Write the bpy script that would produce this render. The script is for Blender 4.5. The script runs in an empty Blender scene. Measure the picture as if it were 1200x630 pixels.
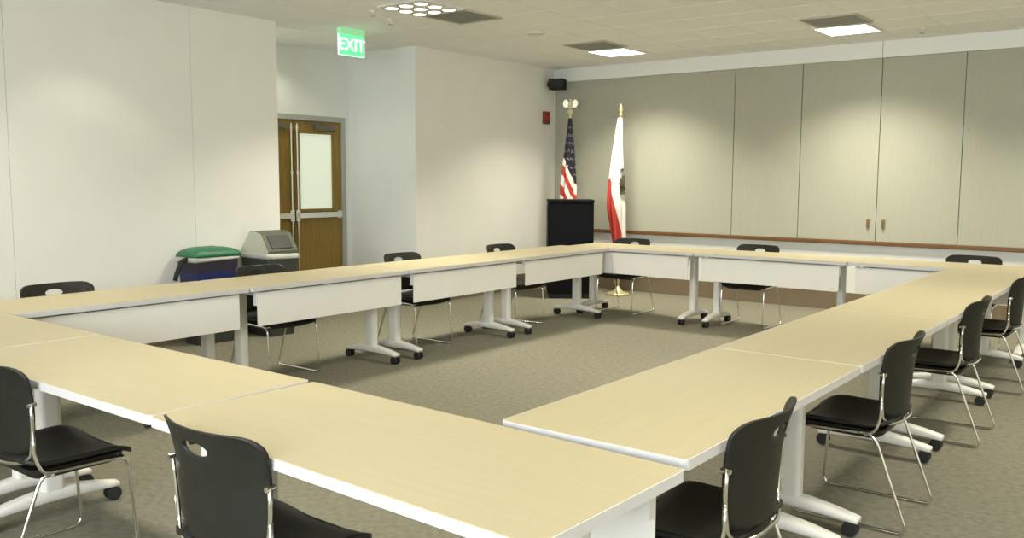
import bpy, bmesh, math, random
from mathutils import Vector, Matrix
random.seed(7)
PI = math.pi
S = bpy.context.scene
COL = S.collection

# ------------------------------------------------------------------ camera, world, exposure
cam_d = bpy.data.cameras.new('camera')
cam_d.sensor_width = 36.0
cam_d.lens = 31.14
cam_d.clip_start = 0.05
cam = bpy.data.objects.new('camera', cam_d)
COL.objects.link(cam)
yaw, pitch, roll = 0.6595836, 0.1012473, -0.0045709
fw = Vector((-math.sin(yaw)*math.cos(pitch), math.cos(yaw)*math.cos(pitch), -math.sin(pitch)))
rt = Vector((math.cos(yaw), math.sin(yaw), 0))
dn = fw.cross(rt)
r2 = rt*math.cos(roll) + dn*math.sin(roll)
d2 = dn*math.cos(roll) - rt*math.sin(roll)
m = Matrix((r2, -d2, -fw)).transposed().to_4x4()
m.translation = (0, 0, 1.44)
cam.matrix_world = m
S.camera = cam

w = bpy.data.worlds.new('world')
w.use_nodes = True
w.node_tree.nodes['Background'].inputs[0].default_value = (0.9, 0.95, 1.0, 1)
w.node_tree.nodes['Background'].inputs[1].default_value = 0.3
S.world = w

S.view_settings.view_transform = 'Standard'
S.view_settings.look = 'None'
S.view_settings.gamma = 1.0
S.view_settings.use_curve_mapping = False
S.view_settings.exposure = 0.13

LAMP_COL = (1.0, 0.95, 0.80)
PANEL_W = 42.0       # watts of each ceiling fixture
SPOT_W = 15.0        # watts of each recessed downlight

# added cool fill light, set in an unseen window behind the camera
L = bpy.data.lights.new('added_daylight', 'AREA')
L.shape = 'RECTANGLE'
L.size, L.size_y = 4.6, 1.5
L.energy = 345
L.color = (0.86, 0.93, 1.0)
wl = bpy.data.objects.new('added_daylight', L)
COL.objects.link(wl)
wl.location = (-0.6, -2.72, 1.75)
wl.rotation_euler = (-PI/2, 0, PI)

# ------------------------------------------------------------------ materials
def mat(name, col, rough=0.6, metal=0.0, noise=None, bump=None, emit=None, spec=None, coat=0.0):
    """noise=(scale, amount, detail): value variation; bump=(scale, strength)"""
    M = bpy.data.materials.new(name)
    M.use_nodes = True
    nt = M.node_tree
    b = nt.nodes['Principled BSDF']
    b.inputs['Base Color'].default_value = (*col, 1)
    b.inputs['Roughness'].default_value = rough
    b.inputs['Metallic'].default_value = metal
    if spec is not None:
        b.inputs['Specular IOR Level'].default_value = spec
    if coat:
        b.inputs['Coat Weight'].default_value = coat
    tc = nt.nodes.new('ShaderNodeTexCoord')
    if noise:
        n = nt.nodes.new('ShaderNodeTexNoise')
        n.inputs['Scale'].default_value = noise[0]
        n.inputs['Detail'].default_value = noise[2] if len(noise) > 2 else 4
        mp = nt.nodes.new('ShaderNodeMapping')
        if len(noise) > 3:
            mp.inputs['Scale'].default_value = noise[3]
        nt.links.new(tc.outputs['Object'], mp.inputs['Vector'])
        nt.links.new(mp.outputs['Vector'], n.inputs['Vector'])
        r = nt.nodes.new('ShaderNodeValToRGB')
        a = noise[1]
        r.color_ramp.elements[0].position = 0.3
        r.color_ramp.elements[1].position = 0.7
        r.color_ramp.elements[0].color = (*[max(0, c*(1-a)) for c in col], 1)
        r.color_ramp.elements[1].color = (*[min(1, c*(1+a)) for c in col], 1)
        nt.links.new(n.outputs['Fac'], r.inputs['Fac'])
        nt.links.new(r.outputs['Color'], b.inputs['Base Color'])
    if bump:
        n2 = nt.nodes.new('ShaderNodeTexNoise')
        n2.inputs['Scale'].default_value = bump[0]
        n2.inputs['Detail'].default_value = 3
        nt.links.new(tc.outputs['Object'], n2.inputs['Vector'])
        bp = nt.nodes.new('ShaderNodeBump')
        bp.inputs['Strength'].default_value = bump[1]
        bp.inputs['Distance'].default_value = 0.01
        nt.links.new(n2.outputs['Fac'], bp.inputs['Height'])
        nt.links.new(bp.outputs['Normal'], b.inputs['Normal'])
    if emit:
        b.inputs['Emission Color'].default_value = (*emit[0], 1)
        b.inputs['Emission Strength'].default_value = emit[1]
    return M

M = {}
M['wall'] = mat('wall_vinyl', (0.84, 0.825, 0.755), 0.75, noise=(3, 0.015), bump=(220, 0.08))
M['wall_blue'] = mat('cool_recess_wall', (0.80, 0.82, 0.80), 0.5, noise=(3, 0.015))
M['white_paint'] = mat('white_paint', (0.84, 0.855, 0.82), 0.6, noise=(3, 0.01))
M['fabric_panel'] = mat('fabric_wall_panel', (0.425, 0.422, 0.335), 0.85, noise=(60, 0.03, 4, (1, 1, 0.1)), bump=(300, 0.15))
M['ceiling'] = mat('ceiling_tile', (0.88, 0.88, 0.86), 0.95, noise=(45, 0.04), bump=(160, 0.25))
M['ceil_grid'] = mat('ceiling_grid_metal', (0.85, 0.85, 0.83), 0.85)
M['carpet'] = mat('carpet', (0.27, 0.255, 0.188), 0.98, noise=(30, 0.16, 9), bump=(420, 0.9), spec=0.1)
M['maple'] = mat('maple_laminate', (0.385, 0.332, 0.203), 0.45, noise=(5, 0.035, 5, (0.6, 9, 1)))
M['edge'] = mat('grey_edge_band', (0.56, 0.545, 0.53), 0.5, noise=(10, 0.02))
M['white_metal'] = mat('white_powder_coat', (0.76, 0.74, 0.68), 0.42, noise=(8, 0.01))
M['silver_metal'] = mat('silver_post', (0.68, 0.69, 0.70), 0.35, 0.25, noise=(8, 0.02))
M['black_plastic'] = mat('black_plastic', (0.014, 0.014, 0.010), 0.45, noise=(20, 0.15), bump=(500, 0.06), spec=0.3)
M['black_rubber'] = mat('black_rubber', (0.012, 0.012, 0.012), 0.7, noise=(20, 0.1))
M['chrome'] = mat('chrome', (0.78, 0.77, 0.72), 0.14, 1.0, noise=(12, 0.02))
M['wood_door'] = mat('stained_wood_door', (0.27, 0.165, 0.022), 0.45, noise=(6, 0.18, 6, (12, 12, 0.7)))
M['wood_rail'] = mat('stained_wood_rail', (0.16, 0.07, 0.018), 0.45, noise=(6, 0.2, 6, (0.7, 12, 12)))
M['frame_grey'] = mat('grey_door_frame', (0.42, 0.42, 0.38), 0.5, noise=(6, 0.02))
M['door_closer'] = mat('dark_bronze_closer', (0.13, 0.12, 0.09), 0.5, noise=(12, 0.05))
M['glass_glow'] = mat('frosted_pane_glow', (0.80, 0.85, 0.72), 0.25, noise=(4, 0.02), emit=((0.90, 1.0, 0.82), 0.34))  # brightness of the door pane put in as a faint glow
M['gap'] = mat('dark_joint', (0.06, 0.06, 0.05), 0.9, noise=(20, 0.1))
M['vent'] = mat('vent_grey', (0.48, 0.46, 0.37), 0.6, noise=(20, 0.05))
M['lamp_white'] = mat('lamp_trim', (0.75, 0.74, 0.68), 0.5, noise=(20, 0.01))
M['diffuser'] = mat('lit_diffuser', (0.9, 0.9, 0.88), 0.5, noise=(20, 0.01), emit=((1.0, 0.97, 0.92), 3.0))
M['exit_green'] = mat('exit_sign_lit_green', (0.1, 0.6, 0.25), 0.4, noise=(20, 0.02), emit=((0.14, 0.86, 0.32), 0.95))
M['exit_white'] = mat('exit_sign_lit_letters', (0.8, 1.0, 0.85), 0.4, noise=(20, 0.01), emit=((0.60, 1.0, 0.70), 0.9))
M['exit_body'] = mat('exit_sign_housing', (0.45, 0.72, 0.50), 0.5, noise=(20, 0.02), emit=((0.2, 0.8, 0.35), 0.35))
M['navy'] = mat('blue_bin_plastic', (0.010, 0.018, 0.10), 0.5, noise=(9, 0.25))
M['shaded_navy'] = mat('shaded_bin_plastic', (0.02, 0.018, 0.03), 0.6, noise=(9, 0.2))  # shade under the bag painted as a darker top on the blue bin
M['green'] = mat('green_lid_plastic', (0.02, 0.16, 0.07), 0.45, noise=(9, 0.15))
M['liner'] = mat('clear_grey_liner', (0.55, 0.55, 0.50), 0.5, noise=(14, 0.08))
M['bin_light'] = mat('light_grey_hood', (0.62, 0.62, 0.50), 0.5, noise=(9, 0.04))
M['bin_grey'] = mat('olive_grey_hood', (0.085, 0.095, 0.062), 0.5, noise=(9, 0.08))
M['bin_dark'] = mat('dark_grey_bin', (0.035, 0.04, 0.032), 0.55, noise=(9, 0.15))
M['av_black'] = mat('black_laminate', (0.003, 0.004, 0.005), 0.55, noise=(9, 0.1), spec=0.15)
M['gold'] = mat('polished_gold', (0.85, 0.72, 0.38), 0.3, 0.8, noise=(20, 0.04))
M['pale_gold'] = mat('pale_gold', (0.80, 0.74, 0.55), 0.35, 0.5, noise=(20, 0.04))
M['flag_red'] = mat('flag_red_cloth', (0.50, 0.045, 0.03), 0.8, noise=(30, 0.08))
M['flag_white'] = mat('flag_white_cloth', (0.80, 0.78, 0.70), 0.8, noise=(30, 0.02))
M['flag_navy'] = mat('flag_navy_cloth', (0.010, 0.010, 0.018), 0.8, noise=(30, 0.08))
M['bear_brown'] = mat('flag_emblem_brown', (0.07, 0.055, 0.025), 0.8, noise=(30, 0.1))
M['red_plastic'] = mat('alarm_red', (0.22, 0.04, 0.025), 0.5, noise=(20, 0.05))
M['brass'] = mat('aged_brass', (0.32, 0.24, 0.10), 0.4, 0.6, noise=(20, 0.08))
M['brown_base'] = mat('brown_rubber_base', (0.20, 0.15, 0.09), 0.7, noise=(10, 0.06))

# ------------------------------------------------------------------ mesh helpers
def obj(name, bm, material, parent=None, smooth=False, bevel=0.0, seg=2, angle=35):
    bm.normal_update()
    bmesh.ops.recalc_face_normals(bm, faces=bm.faces)
    me = bpy.data.meshes.new(name)
    if smooth:
        for f in bm.faces:
            f.smooth = True
    bm.to_mesh(me)
    bm.free()
    mats = material if isinstance(material, (list, tuple)) else [material]
    for x in mats:
        me.materials.append(x)
    o = bpy.data.objects.new(name, me)
    COL.objects.link(o)
    if parent:
        o.parent = parent
    if bevel:
        md = o.modifiers.new('bevel', 'BEVEL')
        md.width = bevel
        md.segments = seg
        md.limit_method = 'ANGLE'
        md.angle_limit = math.radians(angle)
    return o

def thing(name, label, cat, loc=(0, 0, 0), rz=0.0, group=None):
    o = bpy.data.objects.new(name, None)
    o.empty_display_size = 0.1
    COL.objects.link(o)
    o.location = loc
    o.rotation_euler = (0, 0, rz)
    tag(o, label, cat, group)
    return o

def tag(o, label, cat, group=None):
    o['label'] = label
    o['category'] = cat
    if group:
        o['group'] = group
    return o

def struct(name, bm, m, bevel=0.0, smooth=False):
    o = obj(name, bm, m, None, smooth, bevel)
    o['kind'] = 'structure'
    return o

def kids(o):
    return list(o.children)

def copy_tree(o, parent=None):
    c = o.copy()
    COL.objects.link(c)
    if parent:
        c.parent = parent
    for ch in kids(o):
        copy_tree(ch, c)
    return c

def box(bm, x0, x1, y0, y1, z0, z1, mi=0):
    vs = [bm.verts.new(p) for p in ((x0, y0, z0), (x1, y0, z0), (x1, y1, z0), (x0, y1, z0),
                                    (x0, y0, z1), (x1, y0, z1), (x1, y1, z1), (x0, y1, z1))]
    for ix in ((0, 3, 2, 1), (4, 5, 6, 7), (0, 1, 5, 4), (1, 2, 6, 5), (2, 3, 7, 6), (3, 0, 4, 7)):
        f = bm.faces.new([vs[i] for i in ix])
        f.material_index = mi
    return vs

def bx(*a):
    bm = bmesh.new()
    box(bm, *a)
    return bm

def rrect(w, d, r, n=5):
    """rounded rectangle outline, counter-clockwise, centred"""
    pts = []
    for cx, cy, a0 in ((w/2-r, d/2-r, 0), (-w/2+r, d/2-r, PI/2), (-w/2+r, -d/2+r, PI), (w/2-r, -d/2+r, 1.5*PI)):
        for i in range(n+1):
            a = a0 + (PI/2)*i/n
            pts.append((cx + r*math.cos(a), cy + r*math.sin(a)))
    return pts

def loft(bm, loops, cap=True, mi=0):
    rings = [[bm.verts.new(p) for p in L] for L in loops]
    n = len(rings[0])
    for a, b in zip(rings, rings[1:]):
        for i in range(n):
            f = bm.faces.new((a[i], a[(i+1) % n], b[(i+1) % n], b[i]))
            f.material_index = mi
    if cap:
        for r in (rings[0][::-1], rings[-1]):
            f = bm.faces.new(r)
            f.material_index = mi
    return rings

def prism(bm, outline, z0, z1, at=(0, 0), mi=0):
    loft(bm, [[(x+at[0], y+at[1], z0) for x, y in outline], [(x+at[0], y+at[1], z1) for x, y in outline]], mi=mi)

def lathe(bm, prof, n=24, at=(0, 0, 0), mi=0):
    """prof: (radius, z) list; closed at both ends with caps"""
    loops = [[(at[0]+max(r, 1e-4)*math.cos(2*PI*i/n), at[1]+max(r, 1e-4)*math.sin(2*PI*i/n), at[2]+z) for i in range(n)] for r, z in prof]
    loft(bm, loops, mi=mi)

def cyl(bm, p, q, r, n=16, r2=None):
    p, q = Vector(p), Vector(q)
    t = (q-p).normalized()
    u = t.orthogonal().normalized()
    v = t.cross(u)
    r2 = r if r2 is None else r2
    loft(bm, [[tuple(c + (u*math.cos(2*PI*i/n) + v*math.sin(2*PI*i/n))*rr) for i in range(n)] for c, rr in ((p, r), (q, r2))])

def fillet(pts, rad, closed=False, n=5):
    pts = [Vector(p) for p in pts]
    out = []
    N = len(pts)
    for i, p in enumerate(pts):
        if not closed and i in (0, N-1):
            out.append(p)
            continue
        a, b = pts[i-1], pts[(i+1) % N]
        r = min(rad, (a-p).length*0.45, (b-p).length*0.45)
        s = p + (a-p).normalized()*r
        e = p + (b-p).normalized()*r
        for k in range(n+1):
            t = k/n
            out.append(s*(1-t)**2 + p*2*t*(1-t) + e*t*t)
    return out

def tube(bm, pts, r, closed=False, n=10):
    pts = [Vector(p) for p in pts]
    N = len(pts)
    rings = []
    u = None
    for i, p in enumerate(pts):
        if closed:
            t = (pts[(i+1) % N] - pts[i-1]).normalized()
        else:
            t = (pts[min(i+1, N-1)] - pts[max(i-1, 0)]).normalized()
        u = t.orthogonal().normalized() if u is None else (u - t*u.dot(t)).normalized()
        v = t.cross(u)
        rings.append([bm.verts.new(p + (u*math.cos(2*PI*k/n) + v*math.sin(2*PI*k/n))*r) for k in range(n)])
    M_ = N if closed else N-1
    for i in range(M_):
        a, b = rings[i], rings[(i+1) % N]
        off = 0
        if closed and i == N-1:
            off = min(range(n), key=lambda o: (a[0].co - b[o].co).length)
        for k in range(n):
            bm.faces.new((a[k], a[(k+1) % n], b[(k+1+off) % n], b[(k+off) % n]))
    if not closed:
        bm.faces.new(rings[0][::-1])
        bm.faces.new(rings[-1])

# ------------------------------------------------------------------ room
XL, XR, YB, YF, H = -7.0, 3.6, 10.0, -2.6, 2.9      # left wall, right wall, far wall, wall behind, ceiling
RY0, RY1, XD = 5.375, 7.27, -8.1                    # recess with the door

bm = bmesh.new()
box(bm, XD-0.2, XR+0.2, YF-0.2, YB+0.2, -0.12, 0.0)
struct('floor', bm, M['carpet'])

# ceiling: tiles with a shallow exposed grid; holes are not needed, fixtures sit below it
bm = bmesh.new()
box(bm, XD-0.2, XR+0.2, YF-0.2, YB+0.2, H+0.006, H+0.15)
struct('ceiling', bm, M['ceiling'])
bm = bmesh.new()
GX = [-1.52 - 0.52*k for k in range(-9, 13)]
GY = [8.66 + 0.55*k for k in range(-20, 3)]
for x in GX:
    box(bm, x-0.007, x+0.007, YF, YB-0.06, H+0.004, H+0.006)
for y in GY:
    box(bm, XD, XR, y-0.007, y+0.007, H+0.004, H+0.006)
struct('trim_1', bm, M['ceil_grid'])

def wallbox(name, x0, x1, y0, y1, m, z0=0.0, z1=H+0.01):
    struct(name, bx(x0, x1, y0, y1, z0, z1), m)

# left wall with its vertical panel joints
bm = bmesh.new()
joints = [YF, -1.635, -0.11, 1.415, 2.94, 4.465, RY0]
for a, b in zip(joints, joints[1:]):
    box(bm, XL-0.02, XL, a+(0.0015 if a != YF else 0), b-(0.0015 if b != RY0 else 0), 0, H+0.01)
box(bm, XL-0.2, XL-0.016, YF, RY0, 0, H+0.01)
struct('wall_left', bm, M['wall'])
wallbox('wall_left_far', XD-0.2, XL, RY1, YB+0.2, M['wall'])
# skin: the short return of the recess has the same cool tone as the door wall
bm = bmesh.new()
box(bm, XD, XL-0.004, RY1-0.012, RY1, 0, H+0.01)
box(bm, XD-0.2, XD, 6.98+0.21, RY1, 0, H+0.01)           # right of the door frame
box(bm, XD-0.2, XD, RY0-0.2, 5.66, 0, H+0.01)            # left of the door frame
box(bm, XD-0.2, XD, 5.66, 7.19+0.0, 2.15, H+0.01)        # above the door
struct('wall_door_recess', bm, M['wall_blue'])
wallbox('wall_recess_side', XD-0.2, XL-0.2, RY0-0.2, RY0, M['wall_blue'])
wallbox('wall_far', XL, XR+0.2, YB, YB+0.2, M['white_paint'])
wallbox('wall_right', XR, XR+0.2, YF-0.2, YB, M['wall'])
bm = bmesh.new()
WX0, WX1, WZ0, WZ1 = -2.95, 1.75, 0.98, 2.52  # opening for an unseen window, added to let the cool fill in
box(bm, XL-0.2, WX0, YF-0.2, YF, 0, H+0.01)
box(bm, WX1, XR, YF-0.2, YF, 0, H+0.01)
box(bm, WX0, WX1, YF-0.2, YF, 0, WZ0)
box(bm, WX0, WX1, YF-0.2, YF, WZ1, H+0.01)
struct('wall_behind', bm, M['wall'])
bm = bmesh.new()
for a, b in ((WX0, WX0+0.05), (WX1-0.05, WX1), (-0.625, -0.575)):
    box(bm, a, b, YF-0.10, YF-0.04, WZ0, WZ1)
for a, b in ((WZ0, WZ0+0.05), (WZ1-0.05, WZ1)):
    box(bm, WX0, WX1, YF-0.10, YF-0.04, a, b)
struct('window_added', bm, M['frame_grey'])  # frame of the added window
# white header strip over the far wall panels, in two lengths
for i, (a, b) in enumerate(((XL, -2.765), (-2.760, XR))):
    struct('trim_%d' % (2+i), bx(a, b, YB-0.055, YB, 2.735, H+0.006), M['white_paint'])
struct('baseboard_far', bx(XL, XR, YB-0.012, YB, 0, 0.20), M['brown_base'])
struct('baseboard_left', bx(XL, XL+0.012, RY1, YB-0.012, 0, 0.20), M['brown_base'])
struct('baseboard_left_near', bx(XL, XL+0.012, YF, RY0, 0, 0.20), M['brown_base'])
# wooden rail under the panels
bm = bx(XL+0.0, XR, YB-0.055, YB, 0.742, 0.782)
struct('trim_4', bm, M['wood_rail'], bevel=0.006)

# fabric wall panels and the pair of panel doors
PX = [-6.995, -4.42, -3.617, -2.762, -1.951, -1.14, -0.33, 0.48, 1.29, 2.10, 3.595]
plab = ['wide fabric wall panel in the corner behind the two flags',
        'narrow fabric wall panel next to the wide corner panel',
        'fabric panel door with its pull at the lower right edge',
        'fabric panel door with its pull at the lower left edge',
        'fabric wall panel at the right edge of the photo']
for i, (a, b) in enumerate(zip(PX, PX[1:])):
    if i > 5:
        continue
    lab = plab[min(i, 4)]
    isd = i in (2, 3)
    t = thing('panel_door' if isd else 'wall_panel', lab if i < 5 else 'fabric wall panel beyond the right edge of the photo',
              'door' if isd else 'wall panel', ((a+b)/2, YB-0.001, 0.784), 0)
    hw = (b-a)/2 - 0.004
    obj('panel', bx(-hw, hw, -0.030, 0, 0, 1.950), M['fabric_panel'], t, bevel=0.003)
    if isd:
        s = 1 if i == 2 else -1
        hx = s*(hw-0.075)
        hb = bmesh.new()
        prism(hb, rrect(0.038, 0.012, 0.004, 3), 0.148, 0.240, (hx, -0.036))
        hb2 = bmesh.new()
        tube(hb2, fillet([(hx, -0.038, 0.160), (hx, -0.062, 0.160), (hx, -0.062, 0.228), (hx, -0.038, 0.228)], 0.01), 0.006)
        me = bpy.data.meshes.new('tmp')
        hb2.to_mesh(me)
        hb.from_mesh(me)
        hb2.free()
        o = obj('pull', hb, M['brass'], t)
        o['label'] = 'small brass pull'

# ------------------------------------------------------------------ double door in the recess
def double_door():
    z1 = 2.15
    fr = bmesh.new()
    box(fr, XD-0.12, XD+0.012, 7.13, 7.19, 0, z1)
    box(fr, XD-0.12, XD+0.012, 5.66, 5.72, 0, z1)
    box(fr, XD-0.12, XD+0.012, 5.72, 7.13, 2.09, z1)
    struct('trim_5', fr, M['frame_grey'], bevel=0.004)
    for k, (a, b, lab) in enumerate(((6.43, 7.125, 'brown wooden door leaf with a pale glowing pane and a push bar'),
                                     (5.725, 6.42, 'brown wooden door leaf half hidden by the wall corner'))):
        t = thing('door_leaf', lab, 'door', (XD-0.03, (a+b)/2, 0.0), 0)
        hw = (b-a)/2
        gy0, gy1, gz0, gz1 = -hw+0.075, hw-(0.125 if k == 0 else 0.19), 1.075, 1.955
        lb = bmesh.new()
        box(lb, -0.022, 0.022, -hw, hw, 0.01, gz0)
        box(lb, -0.022, 0.022, -hw, hw, gz1, 2.085)
        box(lb, -0.022, 0.022, -hw, gy0, gz0, gz1)
        box(lb, -0.022, 0.022, gy1, hw, gz0, gz1)
        obj('leaf', lb, M['wood_door'], t)
        obj('glass_pane', bx(-0.006, 0.006, gy0, gy1, gz0, gz1), M['glass_glow'], t)
        bd = bmesh.new()
        for s in (-1, 1):
            x0, x1 = sorted((s*0.014, s*0.028))
            box(bd, x0, x1, gy0-0.012, gy0+0.012, gz0-0.012, gz1+0.012)
            box(bd, x0, x1, gy1-0.012, gy1+0.012, gz0-0.012, gz1+0.012)
            box(bd, x0, x1, gy0+0.012, gy1-0.012, gz0-0.012, gz0+0.012)
            box(bd, x0, x1, gy0+0.012, gy1-0.012, gz1-0.012, gz1+0.012)
        obj('glazing_bead', bd, M['wood_door'], t)
        ey = -hw+0.035 if k == 0 else hw-0.035
        rb = bmesh.new()
        cyl(rb, (0.045, ey, 0.05), (0.045, ey, 2.05), 0.011)
        for z in (0.1, 0.55, 1.5, 2.0):
            box(rb, 0.022, 0.050, ey-0.018, ey+0.018, z-0.02, z+0.02)
        obj('latch_rod', rb, M['chrome'], t, bevel=0.002)
        pb = bmesh.new()
        prism(pb, rrect(0.05, 2*hw-0.05, 0.012, 3), 0.985, 1.045, (0.055, 0))
        box(pb, 0.022, 0.05, ey-0.03, ey+0.03, 0.95, 1.08)
        s2 = -1 if k else 1
        box(pb, 0.022, 0.05, s2*(hw-0.05)-0.03, s2*(hw-0.05)+0.03, 0.97, 1.06)
        obj('push_bar', pb, M['chrome'], t, bevel=0.004)
        cb = bmesh.new()
        box(cb, 0.022, 0.072, -0.06, 0.24, 1.985, 2.045)
        box(cb, 0.040, 0.055, -0.20, 0.10, 2.048, 2.066)
        obj('closer', cb, M['door_closer'], t, bevel=0.006)
        obj('kick_panel', bx(0.022, 0.0245, -hw+0.07, hw-0.05, 0.06, 0.94), M['wood_door'], t)
double_door()
# corridor wall a little way behind the doors
struct('wall_corridor', bx(-9.6, -9.5, 4.6, 8.2, 0, H+0.01), M['white_paint'])

# ------------------------------------------------------------------ ceiling fixtures
def area(name, parent, size, watts, loc, spread):
    L = bpy.data.lights.new(name, 'AREA')
    L.shape = 'SQUARE'
    L.size = size
    L.energy = watts
    L.color = LAMP_COL
    L.spread = math.radians(spread)
    o = bpy.data.objects.new(name, L)
    COL.objects.link(o)
    o.parent = parent
    o.location = loc
    return o

def troffer(x, y, label, watts=PANEL_W):
    t = thing('ceiling_light', label, 'ceiling light', (x, y, H), 0, 'square lit ceiling fixtures')
    fb = bmesh.new()
    a, i = 0.262, 0.240
    for q in ((-a, a, -a, -i), (-a, a, i, a), (-a, -i, -i, i), (i, a, -i, i)):
        box(fb, q[0], q[1], q[2]*1.05, q[3]*1.05, -0.014, 0.008)
    obj('frame', fb, M['lamp_white'], t)
    obj('diffuser', bx(-0.240, 0.240, -0.252, 0.252, -0.010, 0.006), M['diffuser'], t)
    area('lamp', t, 0.46, watts, (0, 0, -0.016), 118)
    return t

def louvre(x, y, label):
    """3 x 3 cell fixture: nine bright openings in a plain panel"""
    t = thing('ceiling_light', label, 'ceiling light', (x, y, H), 0)
    fb = bmesh.new()
    box(fb, -0.262, 0.262, -0.262, 0.262, -0.012, 0.008)
    obj('frame', fb, M['lamp_white'], t, bevel=0.003)
    for i in (-1, 0, 1):
        for j in (-1, 0, 1):
            cb = bmesh.new()
            lathe(cb, [(0.050, -0.020), (0.056, -0.0125), (0.056, -0.006)], 20, (i*0.172, j*0.172, 0))
            obj('lit_cell', cb, M['diffuser'], t)
            rb = bmesh.new()
            tube(rb, [(i*0.172+0.064*math.cos(2*PI*k/24), j*0.172+0.064*math.sin(2*PI*k/24), -0.013) for k in range(24)], 0.007, True, 6)
            obj('cell_rim', rb, M['vent'], t)
    area('lamp', t, 0.46, PANEL_W, (0, 0, -0.026), 118)
    return t

def vent(x, y, label):
    t = thing('ceiling_vent', label, 'vent', (x, y, H), 0)
    fb = bmesh.new()
    a, i = 0.258, 0.235
    for q in ((-a, a, -a, -i), (-a, a, i, a), (-a, -i, -i, i), (i, a, -i, i)):
        box(fb, *q, -0.010, 0.006)
    obj('frame', fb, M['vent'], t)
    sb = bmesh.new()
    for k in range(12):
        yy = -0.222 + k*0.0404
        vs = box(sb, -0.235, 0.235, yy-0.013, yy+0.013, -0.006, -0.003)
        bmesh.ops.rotate(sb, verts=vs, cent=(0, yy, -0.0045), matrix=Matrix.Rotation(0.25, 3, 'X'))
    obj('slats', sb, M['vent'], t)
    obj('backing', bx(-0.235, 0.235, -0.235, 0.235, 0.001, 0.006), M['vent'], t)
    return t

troffer(-2.82, 8.935, 'bright square ceiling light towards the right, over the panel doors')
troffer(-5.42, 8.935, 'bright square ceiling light over the flags and black lectern')
louvre(-5.40, 5.665, 'ceiling light with nine round bright cells near the exit sign')
for (x, y, wt) in ((-0.22, 8.935, 36), (-2.82, 5.665, 36), (-0.22, 5.665, 36), (-5.42, 2.4, 20), (-2.82, 2.4, 26), (-0.22, 2.4, 26),
                   (2.38, 5.665, 36), (2.38, 2.4, 36), (-2.82, -0.85, 30), (-0.22, -0.85, 30)):
    troffer(x, y, 'square ceiling light out of the frame', wt)
vent(-2.76, 8.40, 'dark square ceiling vent beside the right-hand lit fixture')
vent(-5.36, 8.40, 'dark square ceiling vent beside the lit fixture over the flags')
vent(-5.40, 6.22, 'dark ceiling vent next to the nine-cell light')

def downlight(x, y, label, watts=0.0, cone=100):
    t = thing('downlight', label, 'ceiling light', (x, y, H), 0)
    rb = bmesh.new()
    lathe(rb, [(0.060, 0.006), (0.095, 0.006), (0.098, -0.004), (0.085, -0.014), (0.066, -0.016), (0.060, -0.010)], 28)
    obj('trim_ring', rb, M['lamp_white'], t, smooth=True)
    lb = bmesh.new()
    lathe(lb, [(0.060, 0.004), (0.060, -0.008), (0.03, -0.014), (0.0, -0.016)], 24)
    obj('lens', lb, M['diffuser'] if watts else M['lamp_white'], t, smooth=True)
    if watts:
        L = bpy.data.lights.new('lamp', 'SPOT')
        L.energy = watts
        L.color = LAMP_COL
        L.spot_size = math.radians(cone)
        L.spot_blend = 0.45
        L.shadow_soft_size = 0.05
        o = bpy.data.objects.new('lamp', L)
        COL.objects.link(o)
        o.parent = t
        o.location = (0, 0, -0.03)
    return t
downlight(-6.35, 3.45, 'recessed downlight washing the left wall', SPOT_W)
downlight(-7.62, 5.72, 'unseen downlight added to brighten the door recess, behind the wall corner', 26.0, 150)  # added lamp, out of sight, to lift the recess walls
downlight(-5.41, 7.34, 'small white recessed ceiling fitting between exit sign and flags')

def sprinkler(x, y, label):
    t = thing('ceiling_sprinkler', label, 'sprinkler', (x, y, H), 0)
    b = bmesh.new()
    lathe(b, [(0.035, 0.006), (0.035, -0.004), (0.012, -0.012), (0.010, -0.035), (0.0, -0.036)], 16)
    obj('escutcheon', b, M['lamp_white'], t, smooth=True)
    b = bmesh.new()
    lathe(b, [(0.0, -0.036), (0.024, -0.038), (0.024, -0.043), (0.0, -0.044)], 16)
    obj('deflector', b, M['vent'], t)
sprinkler(-5.86, 5.55, 'tiny ceiling sprinkler just left of the nine-cell light')
sprinkler(-6.05, 5.95, 'tiny ceiling sprinkler between exit sign and nine-cell light')
sprinkler(-2.24, 9.35, 'tiny ceiling sprinkler right of the right-hand lit fixture')

# ------------------------------------------------------------------ exit sign
t = thing('exit_sign', 'glowing green exit sign hanging from the ceiling in front of the recess', 'exit sign', (-6.75, 6.09, H), 0)
obj('canopy', bx(-0.035, 0.035, -0.155, 0.155, -0.058, 0.006), M['exit_body'], t, bevel=0.006)
obj('panel', bx(-0.009, 0.009, -0.160, 0.160, -0.252, -0.058), M['exit_green'], t, bevel=0.003)
fr = bmesh.new()
for q in ((-0.166, -0.160, -0.256, -0.058), (0.160, 0.166, -0.256, -0.058), (-0.160, 0.160, -0.258, -0.252)):
    box(fr, -0.011, 0.011, *q)
obj('rim', fr, M['exit_white'], t)
cu = bpy.data.curves.new('exit_text', 'FONT')
cu.body = 'EXIT'
cu.size = 0.165
cu.align_x = 'CENTER'
cu.align_y = 'CENTER'
cu.extrude = 0.002
cu.offset = 0.004
to = bpy.data.objects.new('exit_text', cu)
COL.objects.link(to)
bpy.context.view_layer.update()
dg = bpy.context.evaluated_depsgraph_get()
me = bpy.data.meshes.new_from_object(to.evaluated_get(dg))
bpy.data.objects.remove(to)
me.materials.clear()
me.materials.append(M['exit_white'])
lo = bpy.data.objects.new('lettering', me)
COL.objects.link(lo)
lo.parent = t
lo.location = (0.011, 0, -0.155)
lo.rotation_euler = (PI/2, 0, PI/2)
lo['label'] = 'pale EXIT letters'

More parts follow.
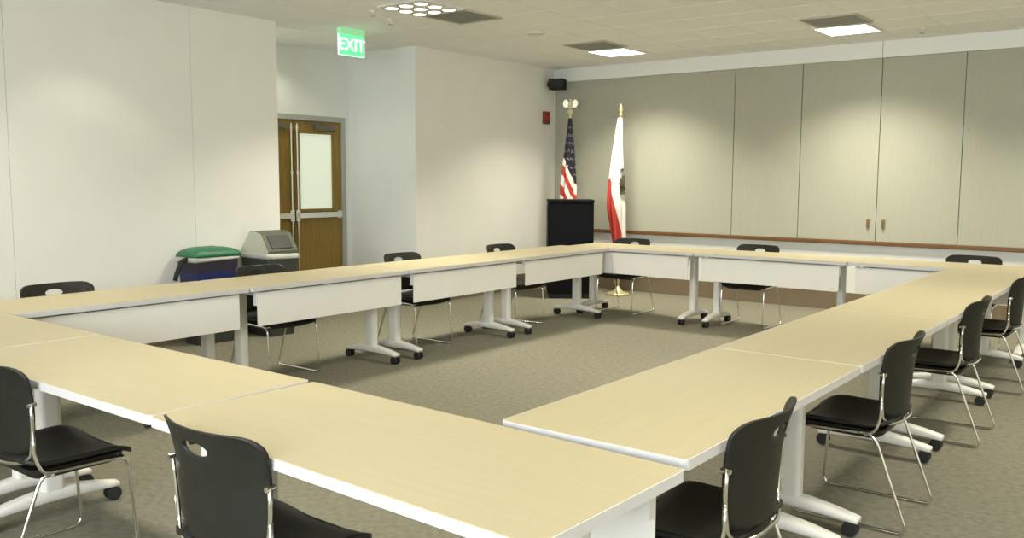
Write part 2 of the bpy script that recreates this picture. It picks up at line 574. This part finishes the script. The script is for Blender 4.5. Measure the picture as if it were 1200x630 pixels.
# ------------------------------------------------------------------ small things on the far-left corner
t = thing('wall_speaker', 'small black loudspeaker high in the corner of the room', 'speaker', (-6.87, 9.83, 2.625), 0)
sb = bmesh.new()
prism(sb, rrect(0.20, 0.20, 0.015, 3), 0, 0.135)
obj('cabinet', sb, M['av_black'], t)
gb = bmesh.new()
prism(gb, rrect(0.20, 0.018, 0.006, 3), 0.008, 0.127, (0.01, -0.108))
obj('grille', gb, M['black_plastic'], t)
obj('bracket', bx(-0.13, -0.09, -0.03, 0.03, 0.04, 0.10), M['av_black'], t)
t.rotation_euler.z = 0.35

t = thing('fire_alarm', 'small red fire alarm strobe on the wall below the speaker', 'fire alarm', (XL, 9.73, 2.17), 0)
obj('body', bx(0, 0.045, -0.058, 0.058, 0, 0.165), M['red_plastic'], t, bevel=0.006)
obj('strobe_lens', bx(0.045, 0.062, -0.03, 0.03, 0.06, 0.11), M['flag_red'], t, bevel=0.006)

# ------------------------------------------------------------------ black lectern
t = thing('lectern', 'tall black lectern standing in the far left corner before the flag', 'lectern', (-6.10, 9.02, 0), yaw)
obj('cabinet', bx(-0.275, 0.275, -0.22, 0.22, 0.06, 1.16), M['av_black'], t, bevel=0.008)
obj('plinth', bx(-0.255, 0.255, -0.20, 0.20, 0.0, 0.06), M['black_rubber'], t)
tb = bmesh.new()
box(tb, -0.280, 0.280, -0.228, 0.228, 1.16, 1.195)
obj('top', tb, M['av_black'], t, bevel=0.006)
obj('front_panel', bx(-0.255, 0.255, -0.224, -0.219, 0.10, 1.12), M['av_black'], t, bevel=0.002)
obj('side_panel', bx(-0.279, -0.274, -0.19, 0.19, 0.10, 1.12), M['av_black'], t, bevel=0.002)

# ------------------------------------------------------------------ flags
def flag_cloth(parent, z0, z1, width, cx, colour, mats, nu=96, nv=150, depth=0.6, folds=7, seed=0.0):
    """hanging furled cloth around the pole: closed pleated column, width(v) from top to bottom"""
    bm = bmesh.new()
    rows = []
    for j in range(nv+1):
        v = j/nv
        z = z1 + (z0-z1)*v
        wv = width(v)
        c = cx(v)
        row = []
        for i in range(nu):
            a = 2*PI*i/nu
            rip = 1 + 0.13*min(1, v*3)*math.cos(folds*a + 2.2*v + seed) + 0.05*math.cos(3*a+5*v)
            row.append(bm.verts.new((c + 0.5*wv*math.cos(a)*rip, -0.012 + 0.5*depth*wv*math.sin(a)*rip, z + 0.02*math.sin(2*a+seed)*v)))
        rows.append(row)
    for j in range(nv):
        for i in range(nu):
            f = bm.faces.new((rows[j][i], rows[j][(i+1) % nu], rows[j+1][(i+1) % nu], rows[j+1][i]))
            f.smooth = True
            a = 2*PI*(i+0.5)/nu
            f.material_index = colour(math.cos(a), (j+0.5)/nv, math.sin(a) < 0, i, j)
    bm.faces.new(rows[0])
    bm.faces.new(rows[-1][::-1])
    return obj('cloth', bm, mats, parent)

def flag_pole(parent, ztop):
    pb = bmesh.new()
    cyl(pb, (0, 0, 0.05), (0, 0, ztop), 0.0125)
    obj('pole', pb, M['gold'], parent, smooth=False)
    bb = bmesh.new()
    lathe(bb, [(0.15, 0.0), (0.15, 0.018), (0.13, 0.034), (0.06, 0.048), (0.03, 0.09), (0.016, 0.11), (0.0, 0.112)], 32)
    obj('base', bb, M['gold'], parent, smooth=True)

# national flag behind the lectern
t = thing('flag', 'red, white and blue striped flag furled on a pole behind the lectern', 'flag', (-6.45, 9.52, 0), 0.54)
flag_pole(t, 2.27)
def us_col(x, v, front, i, j):
    # canton at the top, slanting stripes below
    edge = 0.40 + 0.10*x
    if v < edge:
        if (i*7 + j*3) % 23 in (0, 1) and (j // 3) % 3 == 0 and v > 0.04:
            return 1
        return 2
    s = (v*9.5 - 1.15*x)
    return 0 if int(math.floor(s*1.35)) % 2 == 0 else 1
flag_cloth(t, 0.55, 2.215, lambda v: 0.045 + 0.15*min(1, v*1.9)**0.9, lambda v: -0.02*v, us_col, [M['flag_red'], M['flag_white'], M['flag_navy']], depth=0.7)
# eagle finial: ball, body and two spread wings
eb = bmesh.new()
lathe(eb, [(0.0, 2.265), (0.028, 2.275), (0.038, 2.30), (0.028, 2.325), (0.0, 2.335)], 20)
lathe(eb, [(0.010, 2.33), (0.026, 2.35), (0.034, 2.385), (0.024, 2.415), (0.016, 2.425), (0.022, 2.44), (0.014, 2.455), (0.0, 2.46)], 16)
for s in (-1, 1):
    L0 = []
    pts = [(0.015, 2.36), (0.05, 2.345), (0.085, 2.36), (0.098, 2.40), (0.085, 2.44), (0.055, 2.455), (0.022, 2.42)]
    for yy in (-0.012, 0.012):
        L0.append([(s*x, yy, z) for x, z in (pts if s > 0 else pts[::-1])])
    loft(eb, L0)
obj('eagle_finial', eb, M['pale_gold'], t, bevel=0.003)

# state flag
t = thing('flag', 'white flag with red stripe and brown bear furled on a pole by the wall', 'flag', (-5.70, 9.52, 0), 0.54)
flag_pole(t, 2.22)
def ca_col(x, v, front, i, j):
    if v > 0.48 and x < -0.92 + (v-0.48)*3.3:
        return 0
    return 1
def ca_w(v):
    return 0.06 + 0.155*min(1, v*1.45)**1.0 if v < 0.72 else 0.215 - 0.24*(v-0.72)
flag_cloth(t, 0.62, 2.19, ca_w, lambda v: -0.01 - 0.03*math.sin(PI*v) + (0.05*max(0, v-0.6)), ca_col, [M['flag_red'], M['flag_white']], depth=0.7, seed=1.3)
# emblem: bear standing on a patch of grass, star above
def blob(bm, cx, cz, rx, rz, y, th=0.010, n=18):
    loft(bm, [[(cx+rx*k*math.cos(2*PI*i/n), y+dy, cz+rz*k*math.sin(2*PI*i/n)) for i in range(n)] for k, dy in ((1, 0.05), (1, -th*0.3), (0.7, -th), (0.2, -th*1.15))])
eb = bmesh.new()
ex, ez, ey = 0.030, 1.40, -0.084
blob(eb, ex, ez, 0.040, 0.062, ey)
blob(eb, ex+0.014, ez+0.070, 0.022, 0.030, ey+0.004)
for q in ((-0.028, -0.075), (-0.006, -0.085), (0.016, -0.080), (0.034, -0.070)):
    blob(eb, ex+q[0], ez+q[1], 0.009, 0.034, ey+0.006)
blob(eb, ex-0.002, ez-0.125, 0.045, 0.014, ey+0.006)
o = obj('bear_emblem', eb, M['bear_brown'], t)
o['label'] = 'brown walking bear emblem'
st = bmesh.new()
star = [(0.024*(1 if k % 2 == 0 else 0.42)*math.cos(PI/2+k*PI/5), 0.032*(1 if k % 2 == 0 else 0.42)*math.sin(PI/2+k*PI/5)) for k in range(10)]
loft(st, [[(0.03+x, yy, 1.56+z) for x, z in star] for yy in (-0.04, -0.082)])
obj('star_emblem', st, M['bear_brown'], t)
fb = bmesh.new()
lathe(fb, [(0.0, 2.21), (0.022, 2.215), (0.026, 2.235), (0.014, 2.25), (0.022, 2.27), (0.030, 2.295), (0.018, 2.33), (0.0, 2.375)], 20)
obj('spear_finial', fb, M['gold'], t, smooth=True)

# ------------------------------------------------------------------ bins by the left wall
t = thing('recycling_bin', 'blue recycling bin with a green lid against the left wall', 'bin', (-6.83, 4.47, 0), 0)
bb = bmesh.new()
loft(bb, [[(x, y, z) for x, y in rrect(wx, wy, 0.035, 4)] for wx, wy, z in ((0.238, 0.398, 0.34), (0.26, 0.44, 0.63))])
obj('body', bb, M['navy'], t)
bb = bmesh.new()
loft(bb, [[(x, y, z) for x, y in rrect(wx, wy, 0.035, 4)] for wx, wy, z in ((0.215, 0.36, 0), (0.2375, 0.3975, 0.34))])
obj('lower_body', bb, M['bin_dark'], t)
bb = bmesh.new()
loft(bb, [[(x, y, z) for x, y in rrect(wx, wy, 0.035, 4)] for wx, wy, z in ((0.262, 0.442, 0.63), (0.275, 0.458, 0.742))])
obj('shaded_shoulder', bb, M['shaded_navy'], t)  # upper body darkened to stand for the bag's shade
bb = bmesh.new()
loops = []
for k, (ws, z) in enumerate(((0.277, 0.727), (0.296, 0.739), (0.296, 0.760), (0.276, 0.764))):
    loops.append([(x, y, z + 0.007*math.sin(9*y+k) + 0.004*math.sin(31*x)) for x, y in rrect(ws, ws+0.185, 0.04, 6)])
loft(bb, loops)
obj('bag_rim', bb, M['liner'], t, smooth=True)
bb = bmesh.new()
loops = []
for k in range(7):
    u = k/6
    s_ = math.cos(u*PI/2*0.93)
    loops.append([(x*(0.25+0.75*s_), y*(0.15+0.85*s_)+0.012, 0.761 + 0.080*math.sin(u*PI/2) + 0.006*math.sin(14*y)) for x, y in rrect(0.305, 0.51, 0.05, 6)])
loft(bb, loops)
obj('lid', bb, M['green'], t, smooth=True)
bb = bmesh.new()
pts = fillet([(0.05, -0.235, 0.748), (0.05, -0.285, 0.735), (0.06, -0.345, 0.63), (0.06, -0.36, 0.575)], 0.03)
tube(bb, pts, 0.020, n=10)
o = obj('hanging_strap', bb, M['black_rubber'], t, smooth=True)

t = thing('trash_bin', 'dark grey trash bin with a light peaked hood right of the blue bin', 'bin', (-6.775, 5.075, 0), 0)
bb = bmesh.new()
loft(bb, [[(x, y, z) for x, y in rrect(wx, wy, 0.035, 4)] for wx, wy, z in ((0.36, 0.28, 0), (0.42, 0.34, 0.715))])
obj('body', bb, M['bin_dark'], t)
bb = bmesh.new()
loft(bb, [[(x, y, z + 0.006*math.sin(17*x+11*y)) for x, y in rrect(ws, ws-0.08, 0.04, 5)] for ws, z in ((0.425, 0.705), (0.442, 0.715), (0.442, 0.747), (0.425, 0.754))])
obj('bag_rim', bb, M['liner'], t, smooth=True)
bb = bmesh.new()
prof = [(0.205, 0.752), (0.205, 0.782), (0.10, 0.938), (0.03, 0.955), (-0.07, 0.955), (-0.205, 0.782), (-0.205, 0.752)]
loft(bb, [[(x, yy, z) for x, z in (prof)] for yy in (-0.168, 0.168)])
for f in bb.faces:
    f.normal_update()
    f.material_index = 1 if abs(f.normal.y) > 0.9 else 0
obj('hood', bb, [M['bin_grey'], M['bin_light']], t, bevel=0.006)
fl = obj('flap', bx(-0.003, 0.003, -0.115, 0.115, -0.07, 0.07), M['bin_dark'], t)
fl.location = (0.158, 0, 0.862)
fl.rotation_euler = (0, -math.atan2(0.105, 0.145), 0)

# ------------------------------------------------------------------ tables
TL, TD, TZ = 1.464, 0.610, 0.730
def make_table():
    """length along x, inner (panel) side towards +y"""
    t = thing('training_table', 'x', 'table', (0, 0, 0), 0, 'flip-top tables set in a hollow square')
    b = bmesh.new()
    prism(b, rrect(TL-0.006, TD-0.006, 0.018, 4), TZ-0.029, TZ)
    top = obj('tabletop', b, M['maple'], t, bevel=0.0015, seg=1)
    b = bmesh.new()
    o1, i1 = rrect(TL, TD, 0.020, 4), rrect(TL-0.0064, TD-0.0064, 0.017, 4)
    zs = (TZ-0.030, TZ-0.0015)
    n = len(o1)
    vo = [[b.verts.new((x, y, z)) for x, y in o1] for z in zs]
    vi = [[b.verts.new((x, y, z)) for x, y in i1] for z in zs]
    for k in range(n):
        q = (k+1) % n
        b.faces.new((vo[0][k], vo[0][q], vo[1][q], vo[1][k]))
        b.faces.new((vi[0][q], vi[0][k], vi[1][k], vi[1][q]))
        b.faces.new((vo[1][k], vo[1][q], vi[1][q], vi[1][k]))
        b.faces.new((vo[0][q], vo[0][k], vi[0][k], vi[0][q]))
    o = obj('edge_band', b, M['edge'], top)
    o['label'] = 'light grey edge band'
    # hanging modesty panel with its two end brackets
    b = bx(-0.665, 0.665, 0.266, 0.278, 0.462, 0.688)
    pn = obj('modesty_panel', b, M['white_metal'], t, bevel=0.003)
    for s in (-1, 1):
        obj('panel_bracket', bx(s*0.655-0.014, s*0.655+0.014, 0.236, 0.266, 0.60, TZ-0.030), M['white_metal'], pn)
    # under-top rail
    b = bmesh.new()
    prism(b, rrect(2*0.57, 0.05, 0.008, 3), 0.650, 0.685, (0, 0))
    obj('beam', b, M['silver_metal'], t)
    for s in (-1, 1):
        b = bmesh.new()
        loft(b, [[(s*0.605+x, y, z) for x, y in rrect(wx, wy, 0.022, 4)] for wx, wy, z in ((0.066, 0.094, 0.095), (0.065, 0.093, 0.40), (0.062, 0.090, 0.655))])
        leg = obj('leg', b, M['white_metal'], t)
        b = bmesh.new()
        box(b, s*0.605-0.026, s*0.605+0.026, -0.20, 0.20, 0.655, 0.700)
        obj('top_bracket', b, M['silver_metal'], leg, bevel=0.006)
        b = bmesh.new()
        cyl(b, (s*0.605, -0.215, 0.668), (s*0.605, -0.245, 0.668), 0.014)
        box(b, s*0.605-0.010, s*0.605+0.010, -0.22, -0.19, 0.66, 0.70)
        obj('flip_lever', b, M['black_plastic'], leg)
        # arched foot
        b = bmesh.new()
        loops = []
        for k in range(17):
            u = -1 + 2*k/16
            y = u*0.285
            zt = 0.128 - 0.044*abs(u)**1.7
            zb = 0.070 - 0.012*abs(u)**1.5
            hw = 0.037 - 0.007*abs(u)
            L = []
            for a in range(16):
                ang = 2*PI*a/16
                ca, sa = math.cos(ang), math.sin(ang)
                se = lambda c: math.copysign(abs(c)**0.55, c)
                L.append((s*0.605 + hw*se(ca), y, (zt+zb)/2 + (zt-zb)/2*se(sa)))
            loops.append(L)
        loft(b, loops)
        ft = obj('foot', b, M['white_metal'], t, smooth=True)
        for e in (-1, 1):
            b = bmesh.new()
            cyl(b, (s*0.605, e*0.258, 0.045), (s*0.605, e*0.258, 0.066), 0.010, 10)
            box(b, s*0.605-0.007, s*0.605+0.007, e*0.258-0.018, e*0.258+0.018, 0.030, 0.060)
            for ws in (-1, 1):
                lathe_pts = []
                cyl(b, (s*0.605+ws*0.008, e*0.258+0.006, 0.031), (s*0.605+ws*0.027, e*0.258+0.006, 0.031), 0.031, 20)
            obj('caster', b, M['black_rubber'], t, bevel=0.003)
    return t

PROTO = make_table()
first_t = [True]
def table(x, y, rot, label):
    o = PROTO if first_t[0] else copy_tree(PROTO)
    first_t[0] = False
    o.location = (x, y, 0)
    o.rotation_euler = (0, 0, rot)
    o['label'] = label
    return o

P4 = 1.470
LX, RX, FY, NY = -5.145, -1.295, 8.200, 1.692
left_lab = ['first table of the left row, at the near left corner of the square',
            'second table of the left row, in front of the blue and grey bins',
            'third table of the left row, in front of the recess corner',
            'last table of the left row, in front of the black lectern']
for k in range(4):
    table(LX, 2.005 + P4*(k+0.5), -PI/2, left_lab[k])
far_lab = ['left table of the far row, in front of the bear flag',
           'middle table of the far row, below the fabric wall panels',
           'right table of the far row, its panel half hidden by the right row']
for k in range(3):
    table(-5.356 + P4*(k+0.5), FY, PI, far_lab[k])
right_lab = ['maple table of the right row, nearest, overlapped by the nearest right-hand chair',
             'second maple table of the right row from the near corner',
             'third maple table of the right row from the near corner',
             'farthest maple table of the right row, by the far right corner']
for k in range(4):
    table(RX, 2.005 + P4*(k+0.5), PI/2, right_lab[k])
table(-1.702, 1.664, -0.029, 'nearest maple table of the near row, its right end open in the foreground')
table(-3.178, 1.690, 0.0, 'middle maple table of the near row, behind the two foreground chairs')
table(-4.648, 1.694, 0.0, 'maple table of the near row at the left edge of the photo')

# ------------------------------------------------------------------ chairs
def shell(outline, surf, th, hole=None, rings=9, nsub=1):
    """doubled curved sheet: outline (u, v) convex loop, optional hole loop with same count; surf(u, v)->Vector, th -> offset vector"""
    n = len(outline)
    cu_ = sum(p[0] for p in outline)/n
    cv_ = sum(p[1] for p in outline)/n
    inner = hole if hole else [(cu_ + (p[0]-cu_)*0.04, cv_ + (p[1]-cv_)*0.04) for p in outline]
    bm = bmesh.new()
    side = []
    for sgn in (0, 1):
        R_ = []
        for k in range(rings+1):
            f = k/rings
            R_.append([bm.verts.new(surf(a[0]*(1-f)+b[0]*f, a[1]*(1-f)+b[1]*f) + Vector(th)*sgn) for a, b in zip(inner, outline)])
        side.append(R_)
    for R_ in side:
        for a, b in zip(R_, R_[1:]):
            for i in range(n):
                bm.faces.new((a[i], a[(i+1) % n], b[(i+1) % n], b[i]))
    for k in ((-1,) + ((0,) if hole else ())):
        a, b = side[0][k], side[1][k]
        for i in range(n):
            bm.faces.new((a[i], a[(i+1) % n], b[(i+1) % n], b[i]))
    if not hole:
        for R_ in side:
            bm.faces.new(R_[0])
    return bm

def resample(loop, n):
    P = [Vector(p) for p in loop]
    L = [0]
    for i in range(len(P)):
        L.append(L[-1] + (P[(i+1) % len(P)] - P[i]).length)
    out = []
    for k in range(n):
        s = L[-1]*k/n
        i = max(j for j in range(len(P)) if L[j] <= s)
        seg = L[i+1]-L[i]
        f = (s-L[i])/seg if seg else 0
        q = P[i].lerp(P[(i+1) % len(P)], f)
        out.append((q.x, q.y))
    return out

def by_angle(loop, c, n):
    """points of a convex loop at n equal angles about c"""
    out = []
    m_ = len(loop)
    for k in range(n):
        a = 2*PI*k/n
        d = Vector((math.cos(a), math.sin(a)))
        best = None
        for i in range(m_):
            p = Vector(loop[i]) - Vector(c)
            q = Vector(loop[(i+1) % m_]) - Vector(c)
            e = q - p
            den = d.x*e.y - d.y*e.x
            if abs(den) < 1e-9:
                continue
            tt = (p.x*e.y - p.y*e.x)/den
            ss = (p.x*d.y - p.y*d.x)/den
            if tt > 0 and -1e-6 <= ss <= 1+1e-6:
                best = tt if best is None else max(best, tt)
        out.append((c[0]+d.x*best, c[1]+d.y*best))
    return out

CH = 0.792   # top of the backrest
def make_chair():
    t = thing('stacking_chair', 'x', 'chair', (0, 0, 0), 0, 'black stacking chairs around the tables')
    # seat: x half-width .225, y from -.215 to .225, waterfall front
    def seat_s(u, v):
        z = 0.428 + 0.020*(u/0.225)**2 - 0.006*math.cos(v*6)
        fr_ = max(0.0, (v-0.08)/0.105)
        z -= 0.032*fr_**2
        bk = max(0.0, (-v-0.13)/0.085)
        z += 0.022*bk**2
        return Vector((u, v, z))
    out = resample([(x*(1.0 if y > -0.1 else 0.97), y-0.015) for x, y in rrect(0.455, 0.40, 0.06, 8)], 72)
    st_ = obj('seat', shell(out, seat_s, (0, 0, -0.016), None, 10), M['black_plastic'], t, smooth=True)
    b = bmesh.new()
    loft(b, [[(x, y-0.015, z) for x, y in rrect(wx, wy, 0.05, 5)] for wx, wy, z in ((0.36, 0.30, 0.372), (0.40, 0.34, 0.388), (0.41, 0.35, 0.412))])
    obj('seat_pan', b, M['black_plastic'], st_, bevel=0.004)
    # backrest with the oval hand hole
    zb = 0.435
    def back_s(u, v):
        tt = (v-zb)/(CH-zb)
        y = -0.222 - 0.022*tt - 0.030*max(0.0, tt-0.5)**2/0.25 + 0.066*(u/0.225)**2
        return Vector((u, y, v))
    W0, W1 = 0.405, 0.445
    o_ = []
    zc = (zb+CH)/2
    for x, y in rrect(1.0, CH-zb, 0.001, 1):
        pass
    ol = []
    rt_, rb_ = 0.060, 0.060
    def wid(z):
        return W0 + (W1-W0)*min(1.0, (z-zb)/(0.75*(CH-zb)))
    for cx, cz, a0, r in ((W1/2-rt_, CH-rt_, 0, rt_), (-W1/2+rt_, CH-rt_, PI/2, rt_), (-W0/2+rb_, zb+rb_, PI, rb_), (W0/2-rb_, zb+rb_, 1.5*PI, rb_)):
        for i in range(10):
            a = a0 + PI/2*i/9
            ol.append((cx + r*math.cos(a), cz + r*math.sin(a)*(0.75 if r == rt_ else 1.0) + (0.25*rt_ if r == rt_ else 0)))
    hc = (0.0, CH-0.058)
    n = 96
    outl = by_angle(ol, hc, n)
    hole = [(hc[0] + 0.054*math.cos(2*PI*k/n), hc[1] + 0.021*math.sin(2*PI*k/n)) for k in range(n)]
    obj('backrest', shell(outl, back_s, (0, -0.009, 0), hole, 12), M['black_plastic'], t, smooth=True)
    r = 0.0065
    # chrome U-shaped tube holding the back
    b = bmesh.new()
    tube(b, fillet([(-0.222, -0.192, 0.66), (-0.214, -0.186, 0.56), (-0.198, -0.190, 0.465), (-0.165, -0.206, 0.440), (-0.08, -0.234, 0.436), (0.08, -0.234, 0.436), (0.165, -0.206, 0.440), (0.198, -0.190, 0.465), (0.214, -0.186, 0.56), (0.222, -0.192, 0.66)], 0.05), r)
    o = obj('back_support', b, M['chrome'], t, smooth=True)
    for s in (-1, 1):
        b = bmesh.new()
        cyl(b, (s*0.217, -0.174, 0.655), (s*0.222, -0.203, 0.655), 0.0075, 12)
        obj('back_clip', b, M['chrome'], o)
    # sled frames
    for s in (-1, 1):
        b = bmesh.new()
        pts = [(s*0.220, 0.178, 0.0075), (s*0.217, 0.150, 0.392), (s*0.217, -0.165, 0.402), (s*0.222, -0.312, 0.0075)]
        tube(b, fillet(pts, 0.045, True), r, True)
        sf = obj('sled_frame', b, M['chrome'], t, smooth=True)
        b = bmesh.new()
        tube(b, fillet([(s*0.222, -0.10, 0.403), (s*0.226, -0.165, 0.405), (s*0.216, -0.188, 0.47), (s*0.216, -0.187, 0.56)], 0.05), r)
        obj('back_upright', b, M['chrome'], sf, smooth=True)
    for yy in (0.135, -0.13):
        b = bmesh.new()
        cyl(b, (-0.222, yy, 0.392), (0.222, yy, 0.392), r, 12)
        obj('crossbar', b, M['chrome'], t)
    return t

PC = make_chair()
first_c = [True]
def chair(x, y, rot, label):
    o = PC if first_c[0] else copy_tree(PC)
    first_c[0] = False
    o.location = (x, y, 0)
    o.rotation_euler = (0, 0, rot)
    o['label'] = label
    return o

# near row, facing away from the camera's left
chair(-2.040, 1.538, 0.0, 'black chair in the foreground seen from behind, at the near row')
chair(-3.365, 1.54, 0.0, 'black chair cut by the left edge of the photo, at the near row')
# right row
chair(-1.165, 2.415, PI/2 + 0.03, 'nearest black chair of the right row, cut by the bottom edge')
chair(-1.165, 3.945, PI/2, 'second black chair of the right row from the near end')
chair(-1.165, 5.46, PI/2, 'third black chair of the right row from the near end')
chair(-1.165, 6.96, PI/2, 'farthest black chair of the right row, at the right edge')
# left row, only rims above the tabletops
chair(-5.272, 2.54, -PI/2, 'black chair of the left row nearest the left edge, oval grip showing')
chair(-5.272, 4.02, -PI/2, 'black chair of the left row tucked in front of the grey bin')
chair(-5.272, 5.50, -PI/2, 'black chair of the left row in front of the recess corner')
chair(-5.272, 6.88, -PI/2, 'black chair of the left row in front of the far plain wall')
# far row
chair(-4.93, 8.325, PI, 'black chair of the far row right under the bear flag')
chair(-3.485, 8.325, PI, 'black chair at the middle of the far row')
chair(-1.53, 8.325, PI, 'black chair of the far row near its right end')
